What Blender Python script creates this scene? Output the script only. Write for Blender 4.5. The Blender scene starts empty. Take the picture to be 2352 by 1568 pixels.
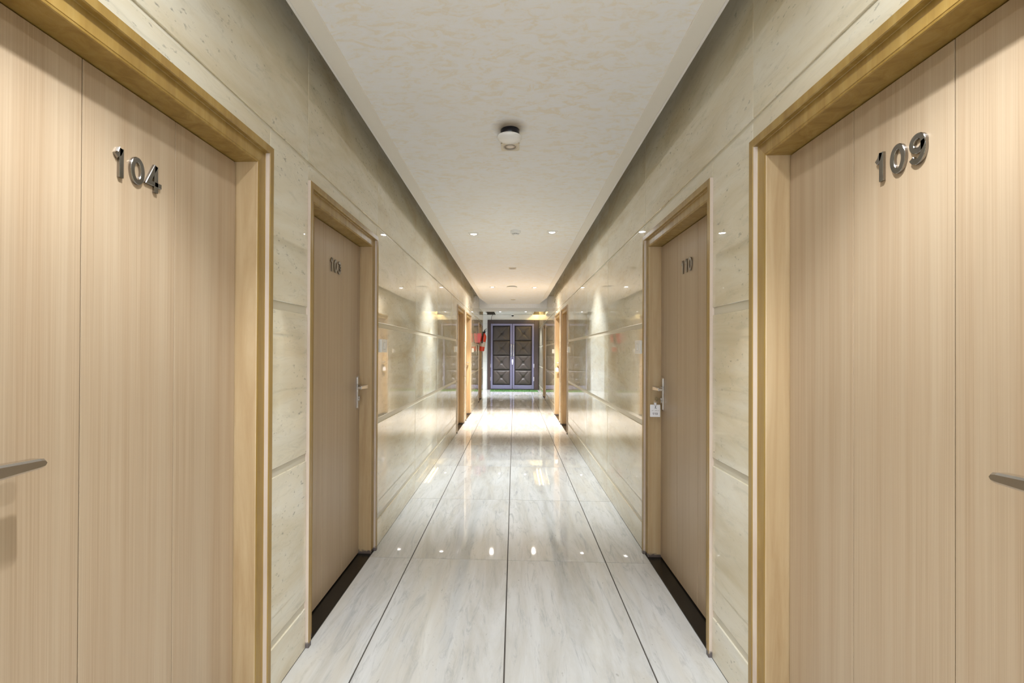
import bpy, bmesh, math, random
from mathutils import Vector, Matrix
random.seed(7)
S = bpy.context.scene
COL = S.collection

# ------------------------------------------------------------------ camera
XL, XR = -0.897, 0.838            # finished wall planes (left, right)
HC = 2.5105                       # underside of the dropped ceiling
EYE = 1.285
F, PSI, TH, RHO, CX, CY = 1094.99, 0.0432, 0.0048, 0.0042, 1133.54, 802.36
fw = Vector((-math.sin(PSI)*math.cos(TH), math.cos(PSI)*math.cos(TH), math.sin(TH)))
rt = Vector((math.cos(PSI), math.sin(PSI), 0)); up = rt.cross(fw)
r2 = rt*math.cos(RHO)+up*math.sin(RHO); u2 = -rt*math.sin(RHO)+up*math.cos(RHO)
cd = bpy.data.cameras.new('camera'); cam = bpy.data.objects.new('camera', cd); COL.objects.link(cam)
m = Matrix((r2, u2, -fw)).transposed().to_4x4(); m.translation = (0, 0, EYE); cam.matrix_world = m
cd.sensor_fit = 'HORIZONTAL'; cd.sensor_width = 36; cd.lens = F/2352*36
cd.shift_x = (1176-CX)/2352; cd.shift_y = (CY-784)/2352
cd.clip_start = 0.02; cd.clip_end = 60
S.camera = cam

# ------------------------------------------------------------------ world / exposure / lamps
w = bpy.data.worlds.new('world'); S.world = w; w.use_nodes = True
w.node_tree.nodes['Background'].inputs[0].default_value = (1, 0.97, 0.92, 1)
w.node_tree.nodes['Background'].inputs[1].default_value = 0.02
S.view_settings.view_transform = 'Standard'; S.view_settings.look = 'None'
S.view_settings.gamma = 1; S.view_settings.use_curve_mapping = False
S.view_settings.exposure = 1.2
try:
    S.cycles.max_bounces = 14; S.cycles.diffuse_bounces = 12; S.cycles.glossy_bounces = 6
    S.cycles.sample_clamp_indirect = 6
except Exception: pass

def spot(x, y, z, W, col, size=92, blend=0.6, rad=0.03):
    l = bpy.data.lights.new('lamp', 'SPOT'); l.energy = W; l.color = col
    l.spot_size = math.radians(size); l.spot_blend = blend; l.shadow_soft_size = rad
    o = bpy.data.objects.new('lamp', l); o.location = (x, y, z); COL.objects.link(o); return o
NEUT, COOL, WARM = (.93, .96, 1.0), (.90, .95, 1.0), (1, .90, .80)
LAMPS = [  # x, y, watts, colour, wide spill watts
    (-.42, .86, 46, NEUT, 9), (.385, .86, 46, NEUT, 9),
    (-.425, 4.94, 64, COOL, 3), (.383, 4.89, 64, COOL, 3),
    (-.415, 9.01, 200, WARM, 26), (.385, 9.08, 200, WARM, 26)]
# daylight through the glazed end of the corridor behind the camera
al = bpy.data.lights.new('daylight', 'AREA'); al.shape = 'RECTANGLE'; al.size = 1.46; al.size_y = 2.1; al.energy = 52; al.color = (.86, .93, 1.0)
ao = bpy.data.objects.new('daylight', al); ao.location = (-.03, -2.72, 1.2); ao.rotation_euler = (math.radians(90), 0, math.radians(180)); COL.objects.link(ao)
for x, y, W, c, sp in LAMPS:
    spot(x, y, HC-.022, W, c, 94 if y < 2 else 80, .55); spot(x, y, HC-.022, sp, c, 172, .7)
LOBBY = [(-.444, 15.0, 130, COOL), (.36, 15.0, 125, COOL), (-1.7, 14.7, 50, COOL), (-2.7, 14.7, 60, COOL)]
for x, y, W, c in LOBBY: spot(x, y, 2.528, W, c)

# ------------------------------------------------------------------ materials
def mat(name, base=(.5, .5, .5), rough=.5, metal=0, spec=.5, coat=0):
    m = bpy.data.materials.new(name); m.use_nodes = True
    b = m.node_tree.nodes['Principled BSDF']
    b.inputs['Base Color'].default_value = (*base, 1); b.inputs['Roughness'].default_value = rough
    b.inputs['Metallic'].default_value = metal; b.inputs['Specular IOR Level'].default_value = spec
    b.inputs['Coat Weight'].default_value = coat; b.inputs['Coat Roughness'].default_value = .03
    return m
class NT:
    def __init__(s, m): s.t = m.node_tree; s.b = s.t.nodes['Principled BSDF']
    def n(s, typ, **kw):
        n = s.t.nodes.new(typ)
        for k, v in kw.items():
            if k in n.bl_rna.properties.keys(): setattr(n, k, v)
        return n
    def link(s, a, b): s.t.links.new(a, b)
    def pos(s, scale, perobj=True, rot=(0, 0, 0)):
        g = s.n('ShaderNodeNewGeometry'); mp = s.n('ShaderNodeMapping')
        mp.inputs['Scale'].default_value = scale; mp.inputs['Rotation'].default_value = rot
        src = g.outputs['Position']
        if perobj:
            oi = s.n('ShaderNodeObjectInfo'); mu = s.n('ShaderNodeMath'); mu.operation = 'MULTIPLY'; mu.inputs[1].default_value = 37
            s.link(oi.outputs['Random'], mu.inputs[0])
            va = s.n('ShaderNodeVectorMath'); va.operation = 'ADD'
            s.link(src, va.inputs[0]); s.link(mu.outputs[0], va.inputs[1]); src = va.outputs[0]
        s.link(src, mp.inputs['Vector']); return mp.outputs[0]
    def noise(s, vec, scale=1, detail=4, rough=.55, dist=0):
        n = s.n('ShaderNodeTexNoise'); n.inputs['Scale'].default_value = scale; n.inputs['Detail'].default_value = detail
        n.inputs['Roughness'].default_value = rough; n.inputs['Distortion'].default_value = dist
        s.link(vec, n.inputs['Vector']); return n.outputs['Fac']
    def ramp(s, fac, stops):
        r = s.n('ShaderNodeValToRGB'); e = r.color_ramp.elements
        while len(e) < len(stops): e.new(.5)
        for el, (p, c) in zip(e, stops):
            el.position = p; el.color = (*c, 1) if len(c) == 3 else c
        s.link(fac, r.inputs[0]); return r.outputs[0]
    def mix(s, fac, a, b, mode='MIX'):
        n = s.n('ShaderNodeMix'); n.data_type = 'RGBA'; n.blend_type = mode
        for sock, v in ((n.inputs[0], fac), (n.inputs[6], a), (n.inputs[7], b)):
            if hasattr(v, 'is_output'): s.link(v, sock)
            elif isinstance(v, tuple): sock.default_value = (*v, 1)
            else: sock.default_value = v
        return n.outputs[2]
    def color(s, c): s.link(c, s.b.inputs['Base Color'])
    def bump(s, h, strength=.1, dist=.002):
        b = s.n('ShaderNodeBump'); b.inputs['Strength'].default_value = strength; b.inputs['Distance'].default_value = dist
        s.link(h, b.inputs['Height']); s.link(b.outputs[0], s.b.inputs['Normal'])
G = lambda v: (v, v, v)

def stone_mat():
    m = mat('polished_stone', rough=.015, spec=.5); t = NT(m)
    v = t.pos((1, .55, 2.2), rot=(.16, 0, 0))
    a = t.noise(v, 2.2, 6, .6, .6)
    c = t.ramp(a, [(.30, (.57, .49, .335)), (.46, (.655, .595, .45)), (.6, (.70, .665, .55)), (.78, (.75, .74, .68))])
    v2 = t.pos((1, 2.2, 9), rot=(.16, 0, 0))
    st = t.noise(v2, 2.5, 8, .7, 1.2)
    c = t.mix(t.ramp(st, [(.52, G(0)), (.70, G(.5))]), c, (.46, .43, .33))
    sp = t.noise(t.pos((1, 30, 60)), 1.0, 4, .65)
    ms = t.noise(t.pos((1, 2.5, 5)), 1.2, 2)
    k = t.mix(1.0, t.ramp(sp, [(.60, G(0)), (.70, G(1))]), t.ramp(ms, [(.42, G(0)), (.60, G(.8))]), 'MULTIPLY')
    c = t.mix(k, c, (.22, .215, .18)); t.color(c)
    t.b.inputs['IOR'].default_value = 2.2
    return m
def floor_mat():
    m = mat('polished_floor_stone', rough=.022, spec=.5); t = NT(m)
    a = t.noise(t.pos((5.5, .7, 1)), 1.3, 8, .66, .8)
    c = t.ramp(a, [(.28, (.44, .43, .395)), (.44, (.53, .53, .51)), (.56, (.585, .595, .59)), (.72, (.64, .65, .65))])
    b = t.noise(t.pos((12, 1.5, 1)), 1.5, 10, .76, 1.6)
    c = t.mix(t.ramp(b, [(.52, G(0)), (.68, G(.8))]), c, (.35, .365, .375))
    br = t.noise(t.pos((3.2, .5, 1)), 1.1, 4, .6)
    c = t.mix(t.ramp(br, [(.52, G(0)), (.75, G(.6))]), c, (.56, .51, .41))
    sp = t.noise(t.pos((60, 26, 1)), 1, 3, .6)
    c = t.mix(t.ramp(sp, [(.68, G(0)), (.75, G(.6))]), c, (.30, .29, .27))
    t.color(c); return m
def ceil_mat():
    m = mat('mottled_ceiling_paint', rough=.5, spec=.25); t = NT(m)
    a = t.noise(t.pos((.8, 1.5, 1), False), 15, 8, .72, .9)
    b = t.noise(t.pos((1, 1, 1), False), 1.2, 3)
    c = t.ramp(a, [(.42, (.86, .87, .90)), (.52, (.855, .85, .84)), (.60, (.82, .76, .65)), (.7, (.85, .81, .72))])
    c = t.mix(t.ramp(b, [(.35, G(.1)), (.7, G(.55))]), c, (.855, .855, .85))
    g = t.n('ShaderNodeNewGeometry'); mp = t.n('ShaderNodeMapping'); mp.inputs['Location'].default_value = (.028, -2.60, -HC)
    t.link(g.outputs['Position'], mp.inputs['Vector']); ln = t.n('ShaderNodeVectorMath'); ln.operation = 'LENGTH'; t.link(mp.outputs[0], ln.inputs[0])
    ad = t.n('ShaderNodeMath'); ad.operation = 'MULTIPLY_ADD'; t.link(a, ad.inputs[0]); ad.inputs[1].default_value = .09; t.link(ln.outputs['Value'], ad.inputs[2])
    c = t.mix(t.ramp(ad.outputs[0], [(.09, G(.75)), (.15, G(0))]), c, (.40, .32, .22))
    t.color(c); t.bump(a, .12, .003); return m
def veneer_mat():
    m = mat('door_veneer', rough=.36, spec=.4); t = NT(m)
    a = t.noise(t.pos((1, 380, 1.6)), 1, 4, .6)
    b = t.noise(t.pos((1, 26, .5)), 1, 3, .5)
    c = t.ramp(a, [(.28, (.345, .248, .153)), (.5, (.405, .298, .193)), (.72, (.45, .34, .228))])
    c = t.mix(t.ramp(b, [(.35, G(0)), (.7, G(.4))]), c, (.52, .43, .31))
    t.color(c); t.bump(a, .05, .0005); return m
def frame_mat(name, cs):
    m = mat(name, rough=.26, spec=.5); t = NT(m)
    a = t.noise(t.pos((14, 14, .9)), 1.2, 6, .65, 1.0)
    c = t.ramp(a, [(.3, cs[0]), (.5, cs[1]), (.7, cs[2])])
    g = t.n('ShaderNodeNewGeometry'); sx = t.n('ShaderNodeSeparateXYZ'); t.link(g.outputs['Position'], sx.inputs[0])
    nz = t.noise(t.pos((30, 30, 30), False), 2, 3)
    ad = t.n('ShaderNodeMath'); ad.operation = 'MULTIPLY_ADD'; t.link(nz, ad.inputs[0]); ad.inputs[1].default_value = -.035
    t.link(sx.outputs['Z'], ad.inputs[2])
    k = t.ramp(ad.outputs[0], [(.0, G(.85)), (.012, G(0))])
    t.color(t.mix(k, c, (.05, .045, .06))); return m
M = {}
M['stone'] = stone_mat(); M['floor'] = floor_mat(); M['ceil'] = ceil_mat(); M['veneer'] = veneer_mat(); M['edge'] = frame_mat('pale_casing_edge', [(.52, .42, .34), (.60, .50, .42), (.66, .57, .49)]); M['wood'] = frame_mat('golden_architrave_wood', [(.25, .148, .034), (.305, .19, .047), (.355, .235, .07)]); M['jamb'] = frame_mat('pale_jamb_wood', [(.40, .27, .14), (.47, .34, .19), (.53, .40, .24)])  # edge is a paler tone for the casing's outer side and step faces
M['border'] = mat('ceiling_border_paint', (.80, .77, .71), .5)
M['grout'] = mat('dark_grout', (.075, .065, .055), .8)
M['backing'] = mat('joint_stone', (.60, .56, .45), .3)
M['white'] = mat('white_paint', (.78, .78, .78), .45)
M['bead'] = mat('white_edge_bead', (.82, .80, .78), .4)
M['beam'] = mat('cool_white_plaster', (.74, .75, .84), .6); t = NT(M['beam']); nn = t.noise(t.pos((1, 1, 1), False), 40, 4); t.color(t.ramp(nn, [(.35, (.78, .83, .93)), (.65, (.86, .92, 1.0))]))
M['cove'] = mat('unpainted_cove', (.62, .57, .48), .8)
M['core'] = mat('dark_door_core', (.10, .07, .04), .7)
M['granite'] = mat('black_granite', (.012, .010, .008), .22, spec=.3); t = NT(M['granite']); nn = t.noise(t.pos((1, 1, 1)), 260, 2); t.color(t.ramp(nn, [(.62, (.008, .0065, .005)), (.78, (.05, .042, .036))]))
M['steel'] = mat('brushed_steel', (.66, .64, .62), .22, 1)
M['polsteel'] = mat('polished_steel', (.34, .32, .30), .16, 1)
M['chrome'] = mat('chrome', (.80, .80, .82), .08, 1)
M['brass'] = mat('worn_brass', (.36, .30, .20), .4, 1)
M['plastic'] = mat('white_plastic', (.86, .86, .85), .3)
M['plate'] = mat('ivory_switch_plastic', (.80, .79, .77), .3)
M['black'] = mat('black_plastic', (.006, .006, .012), .35)
M['grey'] = mat('dark_grey_plastic', (.10, .10, .10), .5)
M['reflector'] = mat('aged_reflector', (.42, .37, .31), .3, .6)
M['yplate'] = mat('aged_cream_plate', (.70, .63, .50), .45)
M['red'] = mat('red_enamel', (.55, .035, .012), .25, coat=.5)
M['pink'] = mat('faded_red_plastic', (.62, .10, .12), .3)
M['label'] = mat('paper_label', (.50, .46, .45), .5)
M['ink'] = mat('dark_ink', (.03, .03, .05), .6)
M['brown'] = mat('dark_brown_lacquer', (.045, .026, .024), .3)
M['violet'] = mat('violet_grey_metal', (.19, .18, .28), .3, .6)
M['leather'] = mat('dark_brown_leather', (.056, .044, .042), .44); t = NT(M['leather']); nn = t.noise(t.pos((1, 1, 1)), 120, 3); t.bump(nn, .12, .002)
M['gap'] = mat('deep_shadow_gap', (.008, .007, .010), .6)
M['grass'] = mat('green_artificial_grass', (.07, .18, .05), .9)
M['wtile'] = mat('white_glazed_tile', (.66, .67, .67), .25)
M['tagwhite'] = mat('white_plastic_tag', (.88, .88, .93), .25)
def emit(name, col, s):
    m = bpy.data.materials.new(name); m.use_nodes = True; b = m.node_tree.nodes['Principled BSDF']
    b.inputs['Base Color'].default_value = (.8, .8, .8, 1); b.inputs['Emission Color'].default_value = (*col, 1)
    b.inputs['Emission Strength'].default_value = s; return m
M['lampon'] = emit('lit_lamp_face', (1, .98, .95), 14)
M['led'] = emit('warm_led_strip', (1, .74, .30), 30)

# ------------------------------------------------------------------ mesh helpers (world coordinates; obj() shifts to the root)
def box(bm, x0, x1, y0, y1, z0, z1, bev=0, seg=1):
    x0, x1 = min(x0, x1), max(x0, x1); y0, y1 = min(y0, y1), max(y0, y1)
    vs = [bm.verts.new((x, y, z)) for x in (x0, x1) for y in (y0, y1) for z in (z0, z1)]
    fs = [bm.faces.new([vs[i] for i in f]) for f in ((0, 1, 3, 2), (4, 6, 7, 5), (0, 4, 5, 1), (2, 3, 7, 6), (0, 2, 6, 4), (1, 5, 7, 3))]
    if bev:
        es = list({e for f in fs for e in f.edges})
        bmesh.ops.bevel(bm, geom=es, offset=bev, segments=seg, affect='EDGES', profile=.5)
    return bm
def B(*a, **k): return box(bmesh.new(), *a, **k)
def tube(bm, pts, r, seg=10, cap=True):
    """round tube along points; r a number or a list"""
    pts = [Vector(p) for p in pts]; rs = r if isinstance(r, (list, tuple)) else [r]*len(pts)
    rings = []; ref = None
    for i, p in enumerate(pts):
        d = (pts[min(i+1, len(pts)-1)]-pts[max(i-1, 0)]).normalized()
        if ref is None: ref = Vector((0, 0, 1)) if abs(d.z) < .9 else Vector((1, 0, 0))
        a = d.cross(ref).normalized(); b = a.cross(d).normalized(); ref = b
        rings.append([bm.verts.new(p+(a*math.cos(q)+b*math.sin(q))*rs[i]) for q in (2*math.pi*k/seg for k in range(seg))])
    for A, C in zip(rings, rings[1:]):
        for k in range(seg):
            f = bm.faces.new((A[k], A[(k+1) % seg], C[(k+1) % seg], C[k])); f.smooth = True
    if cap:
        bm.faces.new(rings[0][::-1]); bm.faces.new(rings[-1])
    return bm
def lathe(bm, prof, origin, axis=(0, 0, 1), seg=28, smooth=True):
    """prof = [(radius, height along the axis)]"""
    ax = Vector(axis).normalized(); ref = Vector((1, 0, 0)) if abs(ax.x) < .8 else Vector((0, 1, 0))
    a = ax.cross(ref).normalized(); b = ax.cross(a); o = Vector(origin); rings = []
    for r, h in prof:
        if r < 1e-6: rings.append([bm.verts.new(o+ax*h)])
        else: rings.append([bm.verts.new(o+ax*h+(a*math.cos(q)+b*math.sin(q))*r) for q in (2*math.pi*k/seg for k in range(seg))])
    for A, C in zip(rings, rings[1:]):
        for k in range(seg):
            q = [A[k % len(A)], A[(k+1) % len(A)], C[(k+1) % len(C)], C[k % len(C)]]
            q = [v for i, v in enumerate(q) if v not in q[:i]]
            if len(q) > 2:
                f = bm.faces.new(q); f.smooth = smooth
    return bm
ROOT = {}
def wloc(o): return ROOT.get(o.name, Vector((0, 0, 0)))
def obj(name, bm, material, parent=None, loc=None, mats=None):
    bmesh.ops.recalc_face_normals(bm, faces=bm.faces)
    me = bpy.data.meshes.new(name)
    L = Vector(loc) if loc is not None else (wloc(parent) if parent else Vector((0, 0, 0)))
    bmesh.ops.translate(bm, verts=bm.verts, vec=-L)
    bm.to_mesh(me); bm.free()
    for mm in (mats or [material]): me.materials.append(M[mm] if isinstance(mm, str) else mm)
    o = bpy.data.objects.new(name, me); COL.objects.link(o)
    if parent:
        o.parent = parent; o.location = L-wloc(parent)
    else: o.location = L
    ROOT[o.name] = L; return o
def tag(o, label=None, cat=None, group=None, kind=None):
    for k, v in (('label', label), ('category', cat), ('group', group), ('kind', kind)):
        if v: o[k] = v
    return o
def thing(name, loc, label, cat, group=None, kind=None):
    o = bpy.data.objects.new(name, None); COL.objects.link(o); o.location = loc; o.empty_display_size = .05
    ROOT[o.name] = Vector(loc); return tag(o, label, cat, group, kind)
def wx(side, d): return XL+d if side < 0 else XR-d     # d = distance out of the wall face into the corridor

# ------------------------------------------------------------------ door layout
CW, DTOP = .078, 2.0265       # casing width, casing top
# side, outer y0, outer y1, lock at 'near'/'far', number, label
DOORS = [
    (-1, .657, 1.711, 'near', '104', 'wooden guest room door numbered 104 in a honey wood frame'),
    (1, .657, 1.715, 'near', '109', 'wooden guest room door numbered 109 in a honey wood frame'),
    (-1, 2.031, 3.066, 'far', '103', 'wooden guest room door numbered 103 with lever handle and no key'),
    (1, 2.053, 3.110, 'far', '110', 'wooden guest room door numbered 110 with a key in its lock'),
    (-1, 7.46, 8.52, 'near', None, 'distant left-hand wooden door, nearer one of the two before the red fire extinguisher'),
    (1, 7.50, 8.53, 'near', None, 'distant right-hand wooden door facing the far left doors, the one without a tag'),
    (-1, 8.83, 9.86, 'far', None, 'distant left-hand wooden door with brightly lit frame, next before the red fire extinguisher'),
    (1, 8.77, 9.82, 'far', None, 'distant right-hand wooden door with a white tag on its handle'),
    (-1, 12.09, 13.03, 'far', None, 'dim brown door frame on the left wall just past the red fire extinguisher'),
    (1, 12.75, 13.72, 'far', None, 'dim brown door frame on the right wall, last before the padded double door'),
]
YB, YE, YW = -2.6, 16.2, 13.65     # back wall, end wall, end of the left wall
ZT = 2.72                          # structural slab

# ------------------------------------------------------------------ floor
base = B(-3.6, XR, YB, YE, -.06, -.004); fl = obj('floor', base, 'grout'); tag(fl, kind='structure')
cols = [XL, -.635, -.035, .565, XR]
rows = [2.9497+1.2*j for j in range(-6, 13)]
rows = [YB]+[y for y in rows if YB+.1 < y < YE-.05]+[YE]
def tilt(bm, c, amt):
    R = Matrix.Rotation(random.gauss(0, amt), 3, 'X') @ Matrix.Rotation(random.gauss(0, amt), 3, 'Y') @ Matrix.Rotation(random.gauss(0, amt), 3, 'Z')
    c = Vector(c)
    for v in bm.verts: v.co = c+R @ (v.co-c)
for y0, y1 in zip(rows, rows[1:]):
    cc = cols if y0 < YW-.6 else [-3.5, -2.9, -2.3, -1.7, -1.1]+cols
    for x0, x1 in zip(cc, cc[1:]):
        if x1 <= XL+.001 and y0 < 12.4: continue
        yy0 = max(y0, YW-.02) if x1 <= XL+.3 and x0 < XL-.01 else y0
        g = .0030; bm = B(x0+(g if x0 > XL-1 and x0 != XL else 0), x1-(g if x1 < XR else 0), yy0+.0019, y1-.0019, -.014, 0, bev=.0008)
        c = ((x0+x1)/2, (y0+y1)/2, 0); R = Matrix.Rotation(random.gauss(0, .00035), 3, 'X') @ Matrix.Rotation(random.gauss(0, .0003), 3, 'Y')
        for v in bm.verts: v.co = Vector(c)+R @ (v.co-Vector(c))
        obj('floor_tile', bm, 'floor', fl, loc=c)

# ------------------------------------------------------------------ side walls: backing with openings + stone tiles
ZR = [(0.001, .172), (.2046, .809), (.8423, 1.4425), (1.4756, 2.096), (2.1105, ZT-.005)]
def wall(side, name, yend):
    ds = sorted([(d[1]+CW-.01, d[2]-CW+.01) for d in DOORS if d[0] == side])
    bm = bmesh.new(); d0, d1 = -.006, -.16
    y = YB
    for a, b in ds+[(yend, None)]:
        box(bm, wx(side, d0), wx(side, d1), y, a, -.004, ZT)
        if b is not None:
            box(bm, wx(side, d0), wx(side, d1), a, b, DTOP-CW+.01, ZT)
            box(bm, wx(side, -.13), wx(side, d1), a, b, -.004, DTOP-CW+.01); y = b
    wo = obj(name, bm, 'backing'); tag(wo, kind='structure')
    outs = sorted([(d[1], d[2]) for d in DOORS if d[0] == side])
    joints = [-1.7, -.5] + ([1.715] if side > 0 else [2.031]) + [3.09, 4.31, 5.53, 6.75, 7.99, 9.21, 10.43, 11.65, 12.87, 14.09, 15.31]
    def pieces(lo, hi):
        js = [j for j in joints if lo+.12 < j < hi-.12]; e = [lo]+js+[hi]; return list(zip(e, e[1:]))
    for zi, (z0, z1) in enumerate(ZR):
        segs = []
        if z0 > DTOP: segs = pieces(YB, yend)
        else:
            y = YB
            for a, b in outs+[(yend, None)]:
                segs += pieces(y, a); y = b
        for a, b in segs:
            if z0 < DTOP < z1 or z0 > DTOP: pass
            bm = B(wx(side, 0), wx(side, -.012), a+.0012, b-.0012, z0, z1, bev=.0016)
            c = (wx(side, 0), (a+b)/2, (z0+z1)/2)
            R = Matrix.Rotation(random.gauss(0, .0009), 3, 'Z') @ Matrix.Rotation(random.gauss(0, .0011), 3, 'Y')
            for v in bm.verts: v.co = Vector(c)+R @ (v.co-Vector(c))
            obj('stone_tile', bm, 'stone', wo, loc=c)
    # the short strips of the door-height row that lie over each doorway
    for a, b in outs:
        bm = B(wx(side, 0), wx(side, -.012), a+.0012, b-.0012, DTOP-.001, 2.096, bev=.0016)
        obj('stone_tile', bm, 'stone', wo, loc=(wx(side, 0), (a+b)/2, 2.06))
    return wo
wall(-1, 'wall_left', YW); wall(1, 'wall_right', YE)

# end wall, white tiles, lobby sides and the wall behind the camera
bm = B(-3.6, XR+.16, YE+.012, YE+.2, -.01, ZT); we = obj('wall_end', bm, 'grout'); tag(we, kind='structure')
zz = [0.001, .32, .64, .96, 1.28, 1.60, 1.92, 2.24, 2.545]
for z0, z1 in zip(zz, zz[1:]):
    for x0, x1 in ((-1.52, -.905), (-2.14, -1.52), (-2.76, -2.14), (-3.38, -2.76)):
        obj('wall_tile', B(x0+.001, x1-.001, YE, YE+.015, z0+.001, z1-.001, bev=.001), 'wtile', we)
obj('header_panel', B(-.905, XR, YE-.001, YE+.015, 2.37, 2.545, bev=.002), 'white', we)
tag(obj('wall_lobby', B(-3.6, -3.45, YW-.2, YE+.1, -.01, ZT), 'white'), kind='structure')
tag(obj('wall_lobby_front', B(-3.6, XL-.16, YW-.2, YW-.01, -.01, ZT), 'white'), kind='structure')
bm = bmesh.new(); box(bm, XL-.2, XL+.10, YB-.15, YB, -.01, ZT); box(bm, XR-.10, XR+.2, YB-.15, YB, -.01, ZT); box(bm, XL+.10, XR-.10, YB-.15, YB, 2.30, ZT); box(bm, XL+.10, XR-.10, YB-.15, YB, -.01, .10)
tag(obj('wall_back', bm, 'white'), kind='structure')
wn = obj('window_1', B(XL+.10, XL+.15, YB-.10, YB-.04, .10, 2.30, bev=.003), 'white'); tag(wn, kind='structure')
for a, b, c, d in ((XR-.15, XR-.10, .10, 2.30), (-.055, -.005, .10, 2.30), (XL+.15, XR-.15, .10, .15), (XL+.15, XR-.15, 2.25, 2.30)):
    obj('window_frame', B(a, b, YB-.10, YB-.04, c, d, bev=.003), 'white', wn)
tag(obj('wall_outside', B(XL-.2, XR+.2, YB-.6, YB-.55, -.01, ZT), 'white'), kind='structure')
tag(obj('ceiling_outside', B(XL-.2, XR+.2, YB-.6, YB-.1, ZT, ZT+.1), 'white'), kind='structure')
o = obj('trim_1', B(XL-.16, XL+.004, YW, YW+.012, 0, ZT-.2, bev=.002), 'wtile'); tag(o, kind='structure')

# ------------------------------------------------------------------ ceilings
GAP = .108; x0, x1, yb = XL+GAP, XR-GAP, 12.2
bm = bmesh.new(); out = [(x0, YB), (x1, YB), (x1, 10.95), (x1-.085, 12.1), (x1-.085, yb), (x0+.085, yb), (x0+.085, 12.1), (x0, 10.95)]
lo = [bm.verts.new((x, y, HC)) for x, y in out]; hi = [bm.verts.new((x, y, HC+.06)) for x, y in out]
bm.faces.new(lo); bm.faces.new(hi)
for i in range(len(lo)): bm.faces.new((lo[i], lo[(i+1) % 8], hi[(i+1) % 8], hi[i]))
ce = obj('ceiling', bm, 'ceil'); tag(ce, kind='structure')
for a, b in ((x0+.001, x0+.077), (x1-.077, x1-.001)):
    obj('ceiling_border', B(a, b, YB, 10.93, HC-.006, HC+.01, bev=.0015), 'border', ce)
for i, (a, b) in enumerate(((x0-.012, x0), (x1, x1+.012))):
    tag(obj('trim_%d' % (i+2), B(a, b, YB, 10.95, HC-.004, HC+.03, bev=.003, seg=2), 'bead'), kind='structure')
tag(obj('ceiling_slab', B(-3.6, XR+.16, YB, YE+.1, ZT, ZT+.1), 'cove'), kind='structure')
bm = bmesh.new(); box(bm, XL+.002, XR-.002, yb, yb+.12, 2.412, ZT-.01); tag(obj('trim_4', bm, 'beam'), kind='structure')
tag(obj('ceiling_soffit', B(XL+.002, XR-.002, yb+.12, 13.4, 2.412, 2.47), 'white'), kind='structure')
bm = bmesh.new(); box(bm, -.62, .62, 13.4, YE, 2.55, 2.60); box(bm, -3.45, XL-.02, YW, YE, 2.55, 2.60)
tag(obj('ceiling_lobby', bm, 'white'), kind='structure')
tag(obj('trim_5', B(.60, .625, 13.4, YE, 2.535, 2.62, bev=.003), 'bead'), kind='structure')
tag(obj('trim_6', B(-.625, -.60, 13.4, YE, 2.535, 2.62, bev=.003), 'bead'), kind='structure')

# ------------------------------------------------------------------ doors
PROF = [(0, -.015), (0, .0125), (.0015, .014), (.0245, .014), (.027, .0115), (.027, -.003), (.0285, -.0045), (.069, -.0045), (.071, -.006), (.0735, -.004), (.0765, -.005), (.078, -.008), (.078, -.128), (.03, -.128), (.03, -.015)]
def casing(side, y0, y1, which):
    bm = bmesh.new(); A = []; C = []
    for wv, d in PROF:
        p = [(y0+wv, 0.0), (y0+wv, DTOP-wv), (y1-wv, DTOP-wv), (y1-wv, 0.0)]
        a, c = p[which], p[which+1]
        A.append(bm.verts.new((wx(side, d), a[0], a[1]))); C.append(bm.verts.new((wx(side, d), c[0], c[1])))
    n = len(A)
    for i in range(n):
        f = bm.faces.new((A[i], A[(i+1) % n], C[(i+1) % n], C[i]))
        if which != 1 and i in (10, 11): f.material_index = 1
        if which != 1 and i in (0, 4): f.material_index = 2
    bm.faces.new(A); bm.faces.new(C[::-1]); return bm

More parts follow.
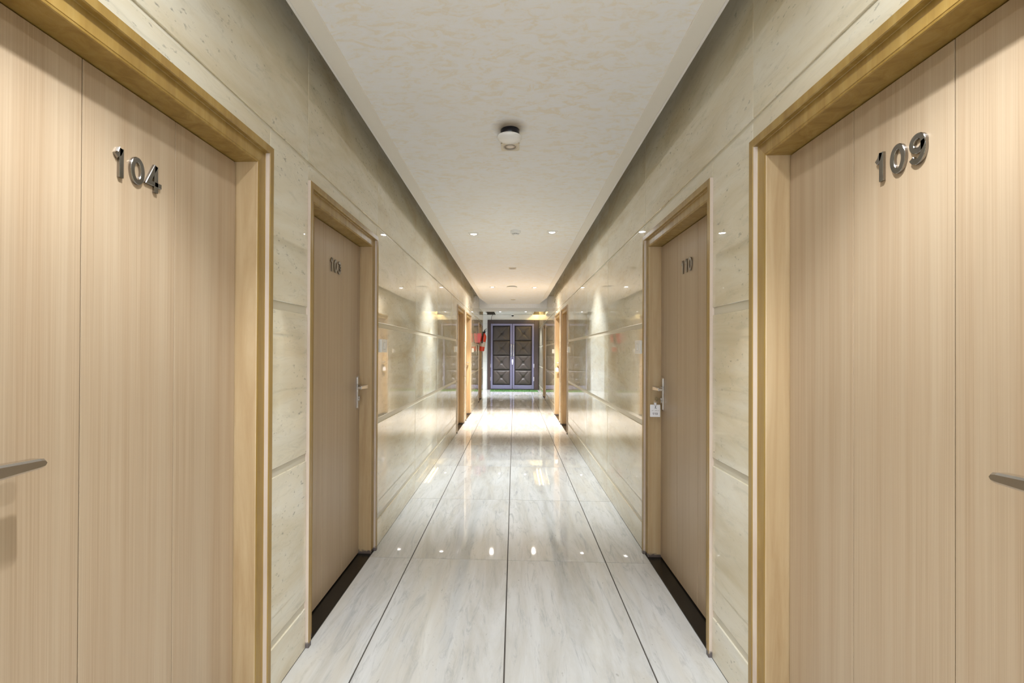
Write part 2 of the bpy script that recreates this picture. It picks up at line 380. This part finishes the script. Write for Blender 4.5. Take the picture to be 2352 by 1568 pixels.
def ell(cx, cy, rx, ry, a0, a1, n=28): return [(cx+rx*math.cos(math.radians(a0+(a1-a0)*i/n)), cy+ry*math.sin(math.radians(a0+(a1-a0)*i/n))) for i in range(n+1)]
DIG = {  # centre lines in units of the digit height (1 = 70 mm), stroke width .2
    '0': [ell(0, 0, .23, .40, 0, 360, 36)],
    '1': [[(-.15, .20), (-.02, .30), (.06, .49)], [(.07, .5), (.07, -.5)]],
    '3': [ell(-.02, .21, .21, .19, 160, -80, 22), ell(-.02, -.19, .24, .21, 85, -160, 24)],
    '4': [[(.10, .5), (-.27, -.19), (.36, -.19)], [(.11, .5), (.11, -.5)]],
    '9': [ell(0, .17, .22, .23, 0, 360, 32), ell(-.03, .0, .255, .40, 30, -140, 24)],
}
def digit_bm(ch, T, sw=.185, h=.072, depth=.007):
    """T maps (u, v, d) to the world"""
    bm = bmesh.new()
    for line in DIG[ch]:
        closed = (line[0][0]-line[-1][0])**2+(line[0][1]-line[-1][1])**2 < 1e-6
        P = [Vector((a*h, b*h)) for a, b in (line[:-1] if closed else line)]; n = len(P); sec = []
        for i, p in enumerate(P):
            a = P[(i-1) % n] if closed or i > 0 else p; c = P[(i+1) % n] if closed or i < n-1 else p
            d1 = (p-a).normalized() if (p-a).length > 0 else (c-p).normalized(); d2 = (c-p).normalized() if (c-p).length > 0 else d1
            nn = Vector((-(d1+d2).y, (d1+d2).x)).normalized(); k = 1/max(.45, nn.dot(Vector((-d1.y, d1.x))))
            o = nn*(sw*h/2*k); e = .0012
            q = []
            for off, dd in ((1, 0), (1, depth-e), (1-2*e/(sw*h), depth), (-1+2*e/(sw*h), depth), (-1, depth-e), (-1, 0)):
                r = p+o*off; q.append(bm.verts.new(T(r.x, r.y, dd)))
            sec.append(q)
        for i in range(n if closed else n-1):
            A, C = sec[i], sec[(i+1) % n]
            for k in range(6): bm.faces.new((A[k], A[(k+1) % 6], C[(k+1) % 6], C[k]))
        if not closed: bm.faces.new(sec[0]); bm.faces.new(sec[-1][::-1])
    return bm

def door(i, side, y0, y1, lock, num, label):
    t = thing('door_%d' % (i+1), (wx(side, 0), (y0+y1)/2, 0), label, 'door', kind='structure')
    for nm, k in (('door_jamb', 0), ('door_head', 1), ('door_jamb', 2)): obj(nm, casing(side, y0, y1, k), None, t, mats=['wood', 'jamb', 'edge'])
    a, b = y0+CW+.002, y1-CW-.002; top = DTOP-CW-.003; LD = -.083
    gs = [a, a+(b-a)*.335, a+(b-a)*.667, b]
    for p, q in zip(gs, gs[1:]):
        obj('door_board', B(wx(side, LD), wx(side, LD-.04), p+.001, q-.001, .012, top, bev=.0009), 'veneer', t)
    obj('groove_core', B(wx(side, LD-.0035), wx(side, LD-.036), a+.004, b-.004, .014, top-.004), 'core', t)
    o = obj('threshold', B(wx(side, -.128), wx(side, 0), y0+.03, y1-.03, -.012, .004, bev=.001), 'granite', t); o['label'] = 'black granite threshold strip'
    # handle set
    ln = 1 if lock == 'near' else -1                       # direction the lever points along y
    ph = (a if lock == 'near' else b)+ln*.045
    bm = B(wx(side, LD), wx(side, LD+.006), ph-.019, ph+.019, .926, 1.130, bev=.002)
    box(bm, wx(side, LD+.005), wx(side, LD+.010), ph-.011, ph+.011, .932, 1.124, bev=.002)
    pl = obj('handle_plate', bm, 'steel', t)
    hz = 1.064
    bm = bmesh.new(); tube(bm, [(wx(side, LD+.008), ph, hz), (wx(side, LD+.045), ph, hz)], .0115, 16)
    # flat, slightly tapering lever with rounded edges
    secs = []
    for s_, hh in ((-.014, .012), (-.006, .0145), (.03, .0135), (.07, .0115), (.105, .0100), (.113, .0085), (.116, .004)):
        d0, d1 = LD+.040, LD+.066
        cc = [(d0+.003, -hh), (d0, -hh+.003), (d0, hh-.003), (d0+.003, hh), (d1-.004, hh), (d1, hh-.004), (d1, -hh+.004), (d1-.004, -hh)]
        secs.append([bm.verts.new((wx(side, d), ph+ln*s_, hz+z)) for d, z in cc])
    for A, C in zip(secs, secs[1:]):
        for k in range(8): bm.faces.new((A[k], A[(k+1) % 8], C[(k+1) % 8], C[k]))
    bm.faces.new(secs[0]); bm.faces.new(secs[-1][::-1])
    obj('lever_handle', bm, 'steel', pl)
    bm = bmesh.new(); tube(bm, [(wx(side, LD+.009), ph, .998), (wx(side, LD+.019), ph, .998)], .0085, 14); box(bm, wx(side, LD+.009), wx(side, LD+.018), ph-.005, ph+.005, .975, .992, bev=.002)
    obj('lock_cylinder', bm, 'steel', pl)
    if num:
        ci = {'104': 1.189, '109': 1.179, '103': 2.562, '110': 2.583}[num]; sgn = 1 if side < 0 else -1
        zc = {'104': 1.748, '109': 1.751, '103': 1.748, '110': 1.748}[num]
        for k, ch in enumerate(num):
            uc = ci+sgn*(k-1)*.056
            T = lambda u, v, d, uc=uc: (wx(side, LD+.0005+d), uc+sgn*u, zc+v)
            o = obj('digit', digit_bm(ch, T), 'polsteel', t)
    return t, ph
DP = []
for i, d in enumerate(DOORS): DP.append(door(i, *d))

# ------------------------------------------------------------------ padded double door at the end
ed = thing('door_11', (-.04, YE, 0), 'dark padded double door with buttoned leather cushions at the corridor end', 'door', kind='structure')
ex0, ex1, et = -.905, .823, 2.362
bm = bmesh.new()
box(bm, ex0, ex0+.105, YE-.05, YE+.012, 0, et, bev=.004); obj('frame_post', bm, 'brown', ed)
obj('frame_post', B(ex1-.145, ex1, YE-.05, YE+.012, 0, et, bev=.004), 'brown', ed)
obj('frame_head', B(ex0+.105, ex1-.145, YE-.05, YE+.012, et-.112, et, bev=.004), 'brown', ed)
lx0, lx1, lt = ex0+.107, ex1-.147, et-.115; mid = (lx0+lx1)/2
for s, (a, b) in enumerate(((lx0, mid-.002), (mid+.002, lx1))):
    bm = bmesh.new(); fwid = .072; y0, y1 = YE-.034, YE+.008
    box(bm, a+.004, a+fwid, y0, y1, .03, lt-.004, bev=.004); box(bm, b-fwid, b-.004, y0, y1, .03, lt-.004, bev=.004)
    box(bm, a+fwid, b-fwid, y0+.001, y1, lt-fwid-.004, lt-.004, bev=.004); box(bm, a+fwid, b-fwid, y0+.001, y1, .03, .16, bev=.004)
    lf = obj('door_leaf', bm, 'violet', ed, loc=((a+b)/2, YE, 0))
    lf['label'] = 'left padded leaf with violet grey metal frame' if s == 0 else 'right padded leaf with violet grey metal frame'
    obj('leaf_backing', B(a+fwid-.002, b-fwid+.002, YE-.006, YE+.004, .158, lt-fwid-.002), 'gap', lf)
    ia, ib, iz0, iz1 = a+fwid+.012, b-fwid-.012, .168, lt-fwid-.012; n = 4; hh = (iz1-iz0)/n
    for k in range(n):
        c0, c1, z0, z1 = ia, ib, iz0+k*hh+.008, iz0+(k+1)*hh-.008
        bm = bmesh.new(); N = 28; g = []
        for iy in range(N+1):
            row = []
            for ix in range(N+1):
                u, v = ix/N*2-1, iy/N*2-1
                e = (1-abs(u)**7)*(1-abs(v)**7); rr = math.hypot(u*.9, v)
                cr = min(abs(abs(u)*.55-abs(v)*.42)/.09, 1) if rr < 1.1 else 1
                dep = .052*max(e, 0)**.5-.040*math.exp(-(rr/.18)**2)-.024*(1-cr)**1.3*(1 if rr < .98 else .2)
                row.append(bm.verts.new((c0+(c1-c0)*ix/N, YE-.006-max(dep, 0), z0+(z1-z0)*iy/N)))
            g.append(row)
        for iy in range(N):
            for ix in range(N):
                f = bm.faces.new((g[iy][ix], g[iy][ix+1], g[iy+1][ix+1], g[iy+1][ix])); f.smooth = True
        nf = len(bm.faces)
        lathe(bm, [(.0, .012), (.014, .009), (.021, .003), (.022, -.006)], ((c0+c1)/2, YE-.018, (z0+z1)/2), (0, -1, 0), 12)
        bm.faces.ensure_lookup_table()
        obj('cushion', bm, 'leather', lf)
    hx = b-.035 if s == 0 else a+.035
    bm = bmesh.new(); tube(bm, [(hx, YE-.085, 1.12), (hx, YE-.085, 1.56)], .011, 12)
    for z in (1.17, 1.51): tube(bm, [(hx, YE-.03, z), (hx, YE-.085, z)], .008, 10)
    for z in (1.17, 1.51): lathe(bm, [(0, .02), (.016, .016), (.022, .0), (.016, -.016), (0, -.02)], (hx, YE-.092, z), (0, 0, 1), 14)
    obj('pull_handle', bm, 'chrome', lf)
    for z in (.75, .30):
        obj('hinge', B((a if s == 0 else b)-.012, (a if s == 0 else b)+.012, YE-.045, YE-.03, z, z+.13, bev=.003), 'chrome', lf)
bm = B(mid-.012, mid+.026, YE-.05, YE-.03, .92, 1.03, bev=.003); box(bm, mid-.004, mid+.016, YE-.06, YE-.045, .86, .94, bev=.003)
tag(obj('padlock', bm, 'chrome', loc=(mid, YE-.04, .95)), 'small shiny metal lock where the padded door leaves meet', 'lock')
# grass mat
bm = B(-.78, .78, 15.42, 15.98, .001, .012, bev=.003)
for k in range(900):
    x, y = random.uniform(-.77, .77), random.uniform(15.43, 15.97); a = random.random()*6.28; dx, dy = .006*math.cos(a), .006*math.sin(a); h = random.uniform(.014, .026)
    v = [bm.verts.new(p) for p in ((x-dx, y-dy, .011), (x+dx, y+dy, .011), (x+dy, y-dx, .011+h))]; bm.faces.new(v)
tag(obj('door_mat', bm, 'grass', loc=(0, 15.7, 0)), 'green artificial grass mat lying before the padded double door', 'mat')

# ------------------------------------------------------------------ key tags
def key_tag(side, ph, label, text, yaw):
    LD = -.083; x = wx(side, LD+.05); d = -1 if side > 0 else 1
    t = thing('key_tag', (x, ph, .90), label, 'key tag')
    bm = bmesh.new(); tube(bm, [(wx(side, LD+.012), ph, .998), (wx(side, LD+.032), ph, .998)], .0022, 8)
    lathe(bm, [(.004, -.0012), (.014, -.0012), (.014, .0012), (.004, .0012), (.004, -.0012)], (wx(side, LD+.040), ph, .998), (.9, .5, .1), 18, False)
    obj('key', bm, 'brass', t)
    bm = bmesh.new(); R = [(x+.008*math.cos(q)*d, ph-.004+.004*math.sin(q), .972+.016*math.sin(q)) for q in (6.2832*k/20 for k in range(21))]
    tube(bm, R, .0012, 6, False); obj('key_ring', bm, 'steel', t)
    w_, h_ = .031, .038; zc = .925
    bm = B(x-w_, x+w_, ph-.004, ph+.004, zc-h_, zc+h_, bev=.003, seg=2)
    box(bm, x-.006, x+.006, ph-.003, ph+.003, zc+h_-.002, zc+h_+.012, bev=.002)
    cdm = obj('tag_plate', bm, 'tagwhite', t)
    if text:
        # small emblem, a line of unreadable script and the room number on the camera-facing side
        def flat(segs):
            b2 = bmesh.new()
            for (u0, v0, u1, v1, th) in segs:
                p, q = Vector((u0, v0)), Vector((u1, v1)); n = (q-p).normalized(); n = Vector((-n.y, n.x))*th
                vs = [b2.verts.new((x+c.x, ph-.0046, zc+c.y)) for c in (p+n, q+n, q-n, p-n)]; b2.faces.new(vs)
            return b2
        sg = [(.000, .030, .003, .026, .0022), (.003, .026, -.002, .022, .0016), (-.002, .022, .004, .018, .0015), (.004, .018, .007, .013, .0012), (.000, .019, -.003, .013, .0012)]
        obj('tag_emblem', flat(sg), 'ink', cdm)
        sg = []
        for u, n in ((-.022, 3), (-.010, 1), (-.002, 5), (.017, 2)):
            for k in range(n): sg.append((u+k*.0032, .000, u+k*.0032+.0018, .0035*(1+(k % 2)*.4), .0005))
        obj('tag_script', flat(sg), 'ink', cdm)
        for k, ch in enumerate(text):
            T = lambda u, v, dd, k=k: (x-.004+(k-1)*.0115+u+.002, ph-.0045-dd, zc-.018+v)
            obj('tag_digit', digit_bm(ch, T, .16, .014, .0004), 'ink', cdm)
    return t
key_tag(1, DP[3][1], 'white key tag reading 110 hanging from the key in door 110', '110', 0)
key_tag(1, DP[7][1], 'white key tag on the far right door beyond the plain right-hand one', None, 0)

# ------------------------------------------------------------------ switch plates
def switch(side, yc, zc, label, wd=.135, ht=.088):
    t = thing('switch_plate', (wx(side, 0), yc, zc), label, 'switch', 'switch plates beside the doors')
    obj('plate', B(wx(side, -.001), wx(side, .019), yc-wd/2, yc+wd/2, zc-ht/2, zc+ht/2, bev=.003, seg=2), 'plate', t)
    bm = bmesh.new(); d0, d1 = .018, .0235
    vs = [bm.verts.new((wx(side, d), yc+a, zc+b)) for a in (-.021, .021) for d, b in ((d0, -.021), (d1, -.021), (.0195, .021), (d0, .021))]
    for f in ((0, 1, 2, 3), (7, 6, 5, 4), (1, 5, 6, 2), (0, 4, 5, 1), (3, 2, 6, 7), (0, 3, 7, 4)): bm.faces.new([vs[k] for k in f])
    obj('rocker', bm, 'plastic', t)
    bm = bmesh.new()
    for a in (-.0225, .0215): box(bm, wx(side, .0188), wx(side, .0194), yc+a, yc+a+.001, zc-.022, zc+.022)
    for b in (-.0225, .0215): box(bm, wx(side, .0188), wx(side, .0194), yc-.022, yc+.022, zc+b, zc+b+.001)
    obj('rocker_gap', bm, 'grey', t)
switch(-1, 3.199, 1.322, 'white switch plate on the left wall just past door 103')
switch(1, 3.213, 1.320, 'white switch plate on the right wall just past door 110')
switch(-1, 7.30, 1.322, 'far white switch plate on the left wall before the far pair of doors')
switch(1, 7.37, 1.322, 'far white switch plate on the right wall before the plain far door')
switch(-1, 10.33, 1.318, 'small distant white switch plate on the left wall near the red extinguisher')
switch(1, 10.30, 1.300, 'small distant white switch plate on the right wall past the tagged far door')

# ------------------------------------------------------------------ fire extinguisher and the red wall box
top, bot = Vector((-.745, 11.9, 1.735)), Vector((-.815, 11.9, 1.30)); ax = (top-bot).normalized(); L = (top-bot).length
t = thing('fire_extinguisher', tuple(bot), 'red fire extinguisher hanging at a tilt on the far left wall', 'extinguisher')
obj('cylinder', lathe(bmesh.new(), [(0, .006), (.05, 0), (.062, .012), (.066, .03), (.066, L-.10), (.060, L-.06), (.040, L-.02), (.022, L), (.020, L+.02), (0, L+.02)], bot, ax), 'red', t)
obj('paper_label', lathe(bmesh.new(), [(.0664, .115), (.0670, .117), (.0670, .235), (.0664, .237)], bot, ax), 'label', t)
bm = bmesh.new(); lathe(bm, [(0, L+.015), (.022, L+.015), (.024, L+.05), (.014, L+.06), (.012, L+.085), (0, L+.085)], bot, ax, 16)
p = bot+ax*(L+.07); box(bm, p.x-.03, p.x+.055, p.y-.012, p.y+.012, p.z-.006, p.z+.004, bev=.002)
tube(bm, [p+Vector((-.02, 0, .012)), p+Vector((.0, 0, .03)), p+Vector((.045, 0, .055))], .007, 8)
obj('valve_handle', bm, 'black', t)
bm = bmesh.new(); q = bot+ax*(L+.035)
tube(bm, [q, q+Vector((-.03, -.05, .01)), q+Vector((-.035, -.075, -.06)), q+Vector((-.045, -.078, -.2)), q+Vector((-.06, -.075, -.27))], [.012, .012, .013, .014, .018], 10)
obj('hose', bm, 'black', t)
obj('wall_bracket', B(XL, -.82, 11.88, 11.92, 1.68, 1.71, bev=.002), 'grey', t)
# tapered box
t = thing('wall_box', (XL, 11.72, 1.62), 'faded red tapered wall box with thin metal tubes beneath, beside the extinguisher', 'box')
bm = bmesh.new(); zt, zb = 1.735, 1.505
vs = [bm.verts.new((XL+d, 11.68+y, z)) for z, dd, ww in ((zb, .064, .055), (zt, .098, .07)) for d, y in ((0, -ww), (dd, -ww), (dd, ww), (0, ww))]
for f in ((0, 1, 2, 3), (4, 5, 6, 7), (0, 1, 5, 4), (1, 2, 6, 5), (2, 3, 7, 6), (3, 0, 4, 7)): bm.faces.new([vs[k] for k in f])
bmesh.ops.bevel(bm, geom=list(bm.edges), offset=.004, segments=2, affect='EDGES')
obj('box_body', bm, 'pink', t)
for y, zl in ((11.65, 1.20), (11.70, 1.26)):
    obj('metal_tube', tube(bmesh.new(), [(XL+.028, y, 1.51), (XL+.028, y, zl)], .009, 10), 'chrome', t)

# ------------------------------------------------------------------ ceiling fittings
def downlight(x, y, lit, label, z=HC, hs=.054):
    t = thing('ceiling_downlight', (x, y, z), label, 'downlight', 'square recessed downlights')
    bm = bmesh.new(); T_ = .007; ro = .042; n = 32
    # square plate with a round opening
    lo, li, hi = [], [], []
    for k in range(n):
        q = 2*math.pi*(k+.5)/n; c, s = math.cos(q), math.sin(q); e = hs/max(abs(c), abs(s))
        lo.append(bm.verts.new((x+c*e, y+s*e, z-T_))); li.append(bm.verts.new((x+c*ro, y+s*ro, z-T_-.0006))); hi.append(bm.verts.new((x+c*(e+.0005), y+s*(e+.0005), z)))
    for k in range(n):
        j = (k+1) % n; bm.faces.new((lo[k], lo[j], li[j], li[k])); bm.faces.new((lo[k], lo[j], hi[j], hi[k]))
    obj('frame_plate', bm, 'plastic' if lit else 'yplate', t)
    o = (x, y, z)
    obj('reflector_ring', lathe(bmesh.new(), [(.0425, -.0078), (.040, -.0085), (.038, -.006), (.0355, -.0075), (.0335, -.005), (.030, -.0015), (0, -.001)], o, (0, 0, 1), 32), 'reflector', t)
    obj('lamp_face', lathe(bmesh.new(), [(.0315, -.003), (.030, -.0055), (.018, -.0065), (0, -.0068)], o, (0, 0, 1), 28), 'lampon' if lit else 'reflector', t)
    return t
names = ['left lit square downlight above door 104 ahead of the camera', 'right lit square downlight above door 109 ahead of the camera',
         'left lit downlight of the nearer visible pair, beside the smoke detector', 'right lit downlight of the nearer visible pair, beside the smoke detector',
         'left lit downlight of the far pair, beside the round disc light', 'right lit downlight of the far pair, beside the round disc light']
for (x, y, W, c, sp), nm in zip(LAMPS, names): downlight(x, y, True, nm)
for (x, y, W, c), nm in zip(LOBBY, ['small lit downlight near the padded door, left', 'small lit downlight near the padded door, right', 'lit downlight in the side lobby, nearer the corridor', 'lit downlight in the side lobby, deeper in']):
    downlight(x, y, True, nm, 2.55)
for y, nm in ((2.835, 'unlit square cream downlight behind the nearest hanging round disc'), (6.99, 'unlit square downlight in mid ceiling past the smoke detector'), (11.2, 'unlit square downlight farthest down the ceiling before the beam')):
    downlight(-.028, y, False, nm)
def disc(x, y, r, drop, label, tx, ty):
    t = thing('ceiling_disc_light', (x, y, HC), label, 'ceiling light', 'round disc fittings on the ceiling')
    obj('black_base', lathe(bmesh.new(), [(0, .0), (r*.72, .0), (r*.76, -.004), (r*.76, -drop), (r*.70, -drop-.004), (0, -drop-.004)], (x, y, HC), (0, 0, 1), 36), 'black', t)
    obj('disc_cover', lathe(bmesh.new(), [(0, -drop), (r*.9, -drop), (r, -drop-.004), (r, -drop-.012), (r*.96, -drop-.017), (r*.8, -drop-.022), (r*.4, -drop-.026), (0, -drop-.027)], (x, y, HC), (tx, ty, 1), 44), 'plastic', t)
disc(-.028, 2.63, .068, .034, 'round white disc fitting hanging loose on a black base, nearest on the ceiling', .04, -.02)
disc(-.045, 8.95, .098, .008, 'far round white disc fitting between the distant pair of downlights', 0, 0)
t = thing('smoke_detector', (.009, 4.83, HC), 'white round smoke detector between the nearer visible pair of downlights', 'smoke detector')
o = (.009, 4.83, HC)
obj('detector_body', lathe(bmesh.new(), [(.050, 0), (.051, -.006), (.049, -.022), (.044, -.028), (.036, -.030)], o, (0, 0, 1), 32), 'plastic', t)
obj('detector_cap', lathe(bmesh.new(), [(.030, -.036), (.027, -.044), (.018, -.047), (0, -.048)], o, (0, 0, 1), 28), 'plastic', t)
obj('sensor_core', lathe(bmesh.new(), [(.022, -.029), (.022, -.038)], o, (0, 0, 1), 20), 'grey', t)
bm = bmesh.new()
for k in range(12):
    q = 6.2832*k/12; box(bm, o[0]+.030*math.cos(q)-.004, o[0]+.030*math.cos(q)+.004, o[1]+.030*math.sin(q)-.003, o[1]+.030*math.sin(q)+.003, HC-.037, HC-.029)
obj('detector_ribs', bm, 'plastic', t)

# lobby: dome camera, warm strip, loose cable
t = thing('dome_camera', (-.055, YE-.06, 2.55), 'small dark dome camera on the ceiling over the padded door', 'camera')
obj('camera_base', lathe(bmesh.new(), [(.05, 0), (.05, -.02), (.042, -.026)], (-.055, YE-.06, 2.55), (0, 0, 1), 20), 'plastic', t)
obj('camera_dome', lathe(bmesh.new(), [(.042, -.024), (.040, -.045), (.028, -.062), (0, -.070)], (-.055, YE-.06, 2.55), (0, 0, 1), 20), 'black', t)
t = thing('led_strip', (.785, 14.8, 2.66), 'warm yellow light strip in the ceiling cove by the right wall', 'light strip')
obj('strip_channel', B(.765, .805, 13.45, YE-.06, 2.664, 2.69, bev=.002), 'bead', t)
obj('glowing_strip', B(.77, .80, 13.46, YE-.07, 2.656, 2.664), 'led', t)
bm = bmesh.new(); tube(bm, [(-.60, YE-.12, 2.55), (-.69, YE-.10, 2.56), (-.76, YE-.09, 2.50), (-.775, YE-.075, 2.42), (-.775, YE-.06, 2.36)], .008, 8)
tag(obj('loose_cable', bm, 'grey', loc=(-.72, YE-.1, 2.5)), 'loose dark cable looping from the ceiling to the padded door frame', 'cable')
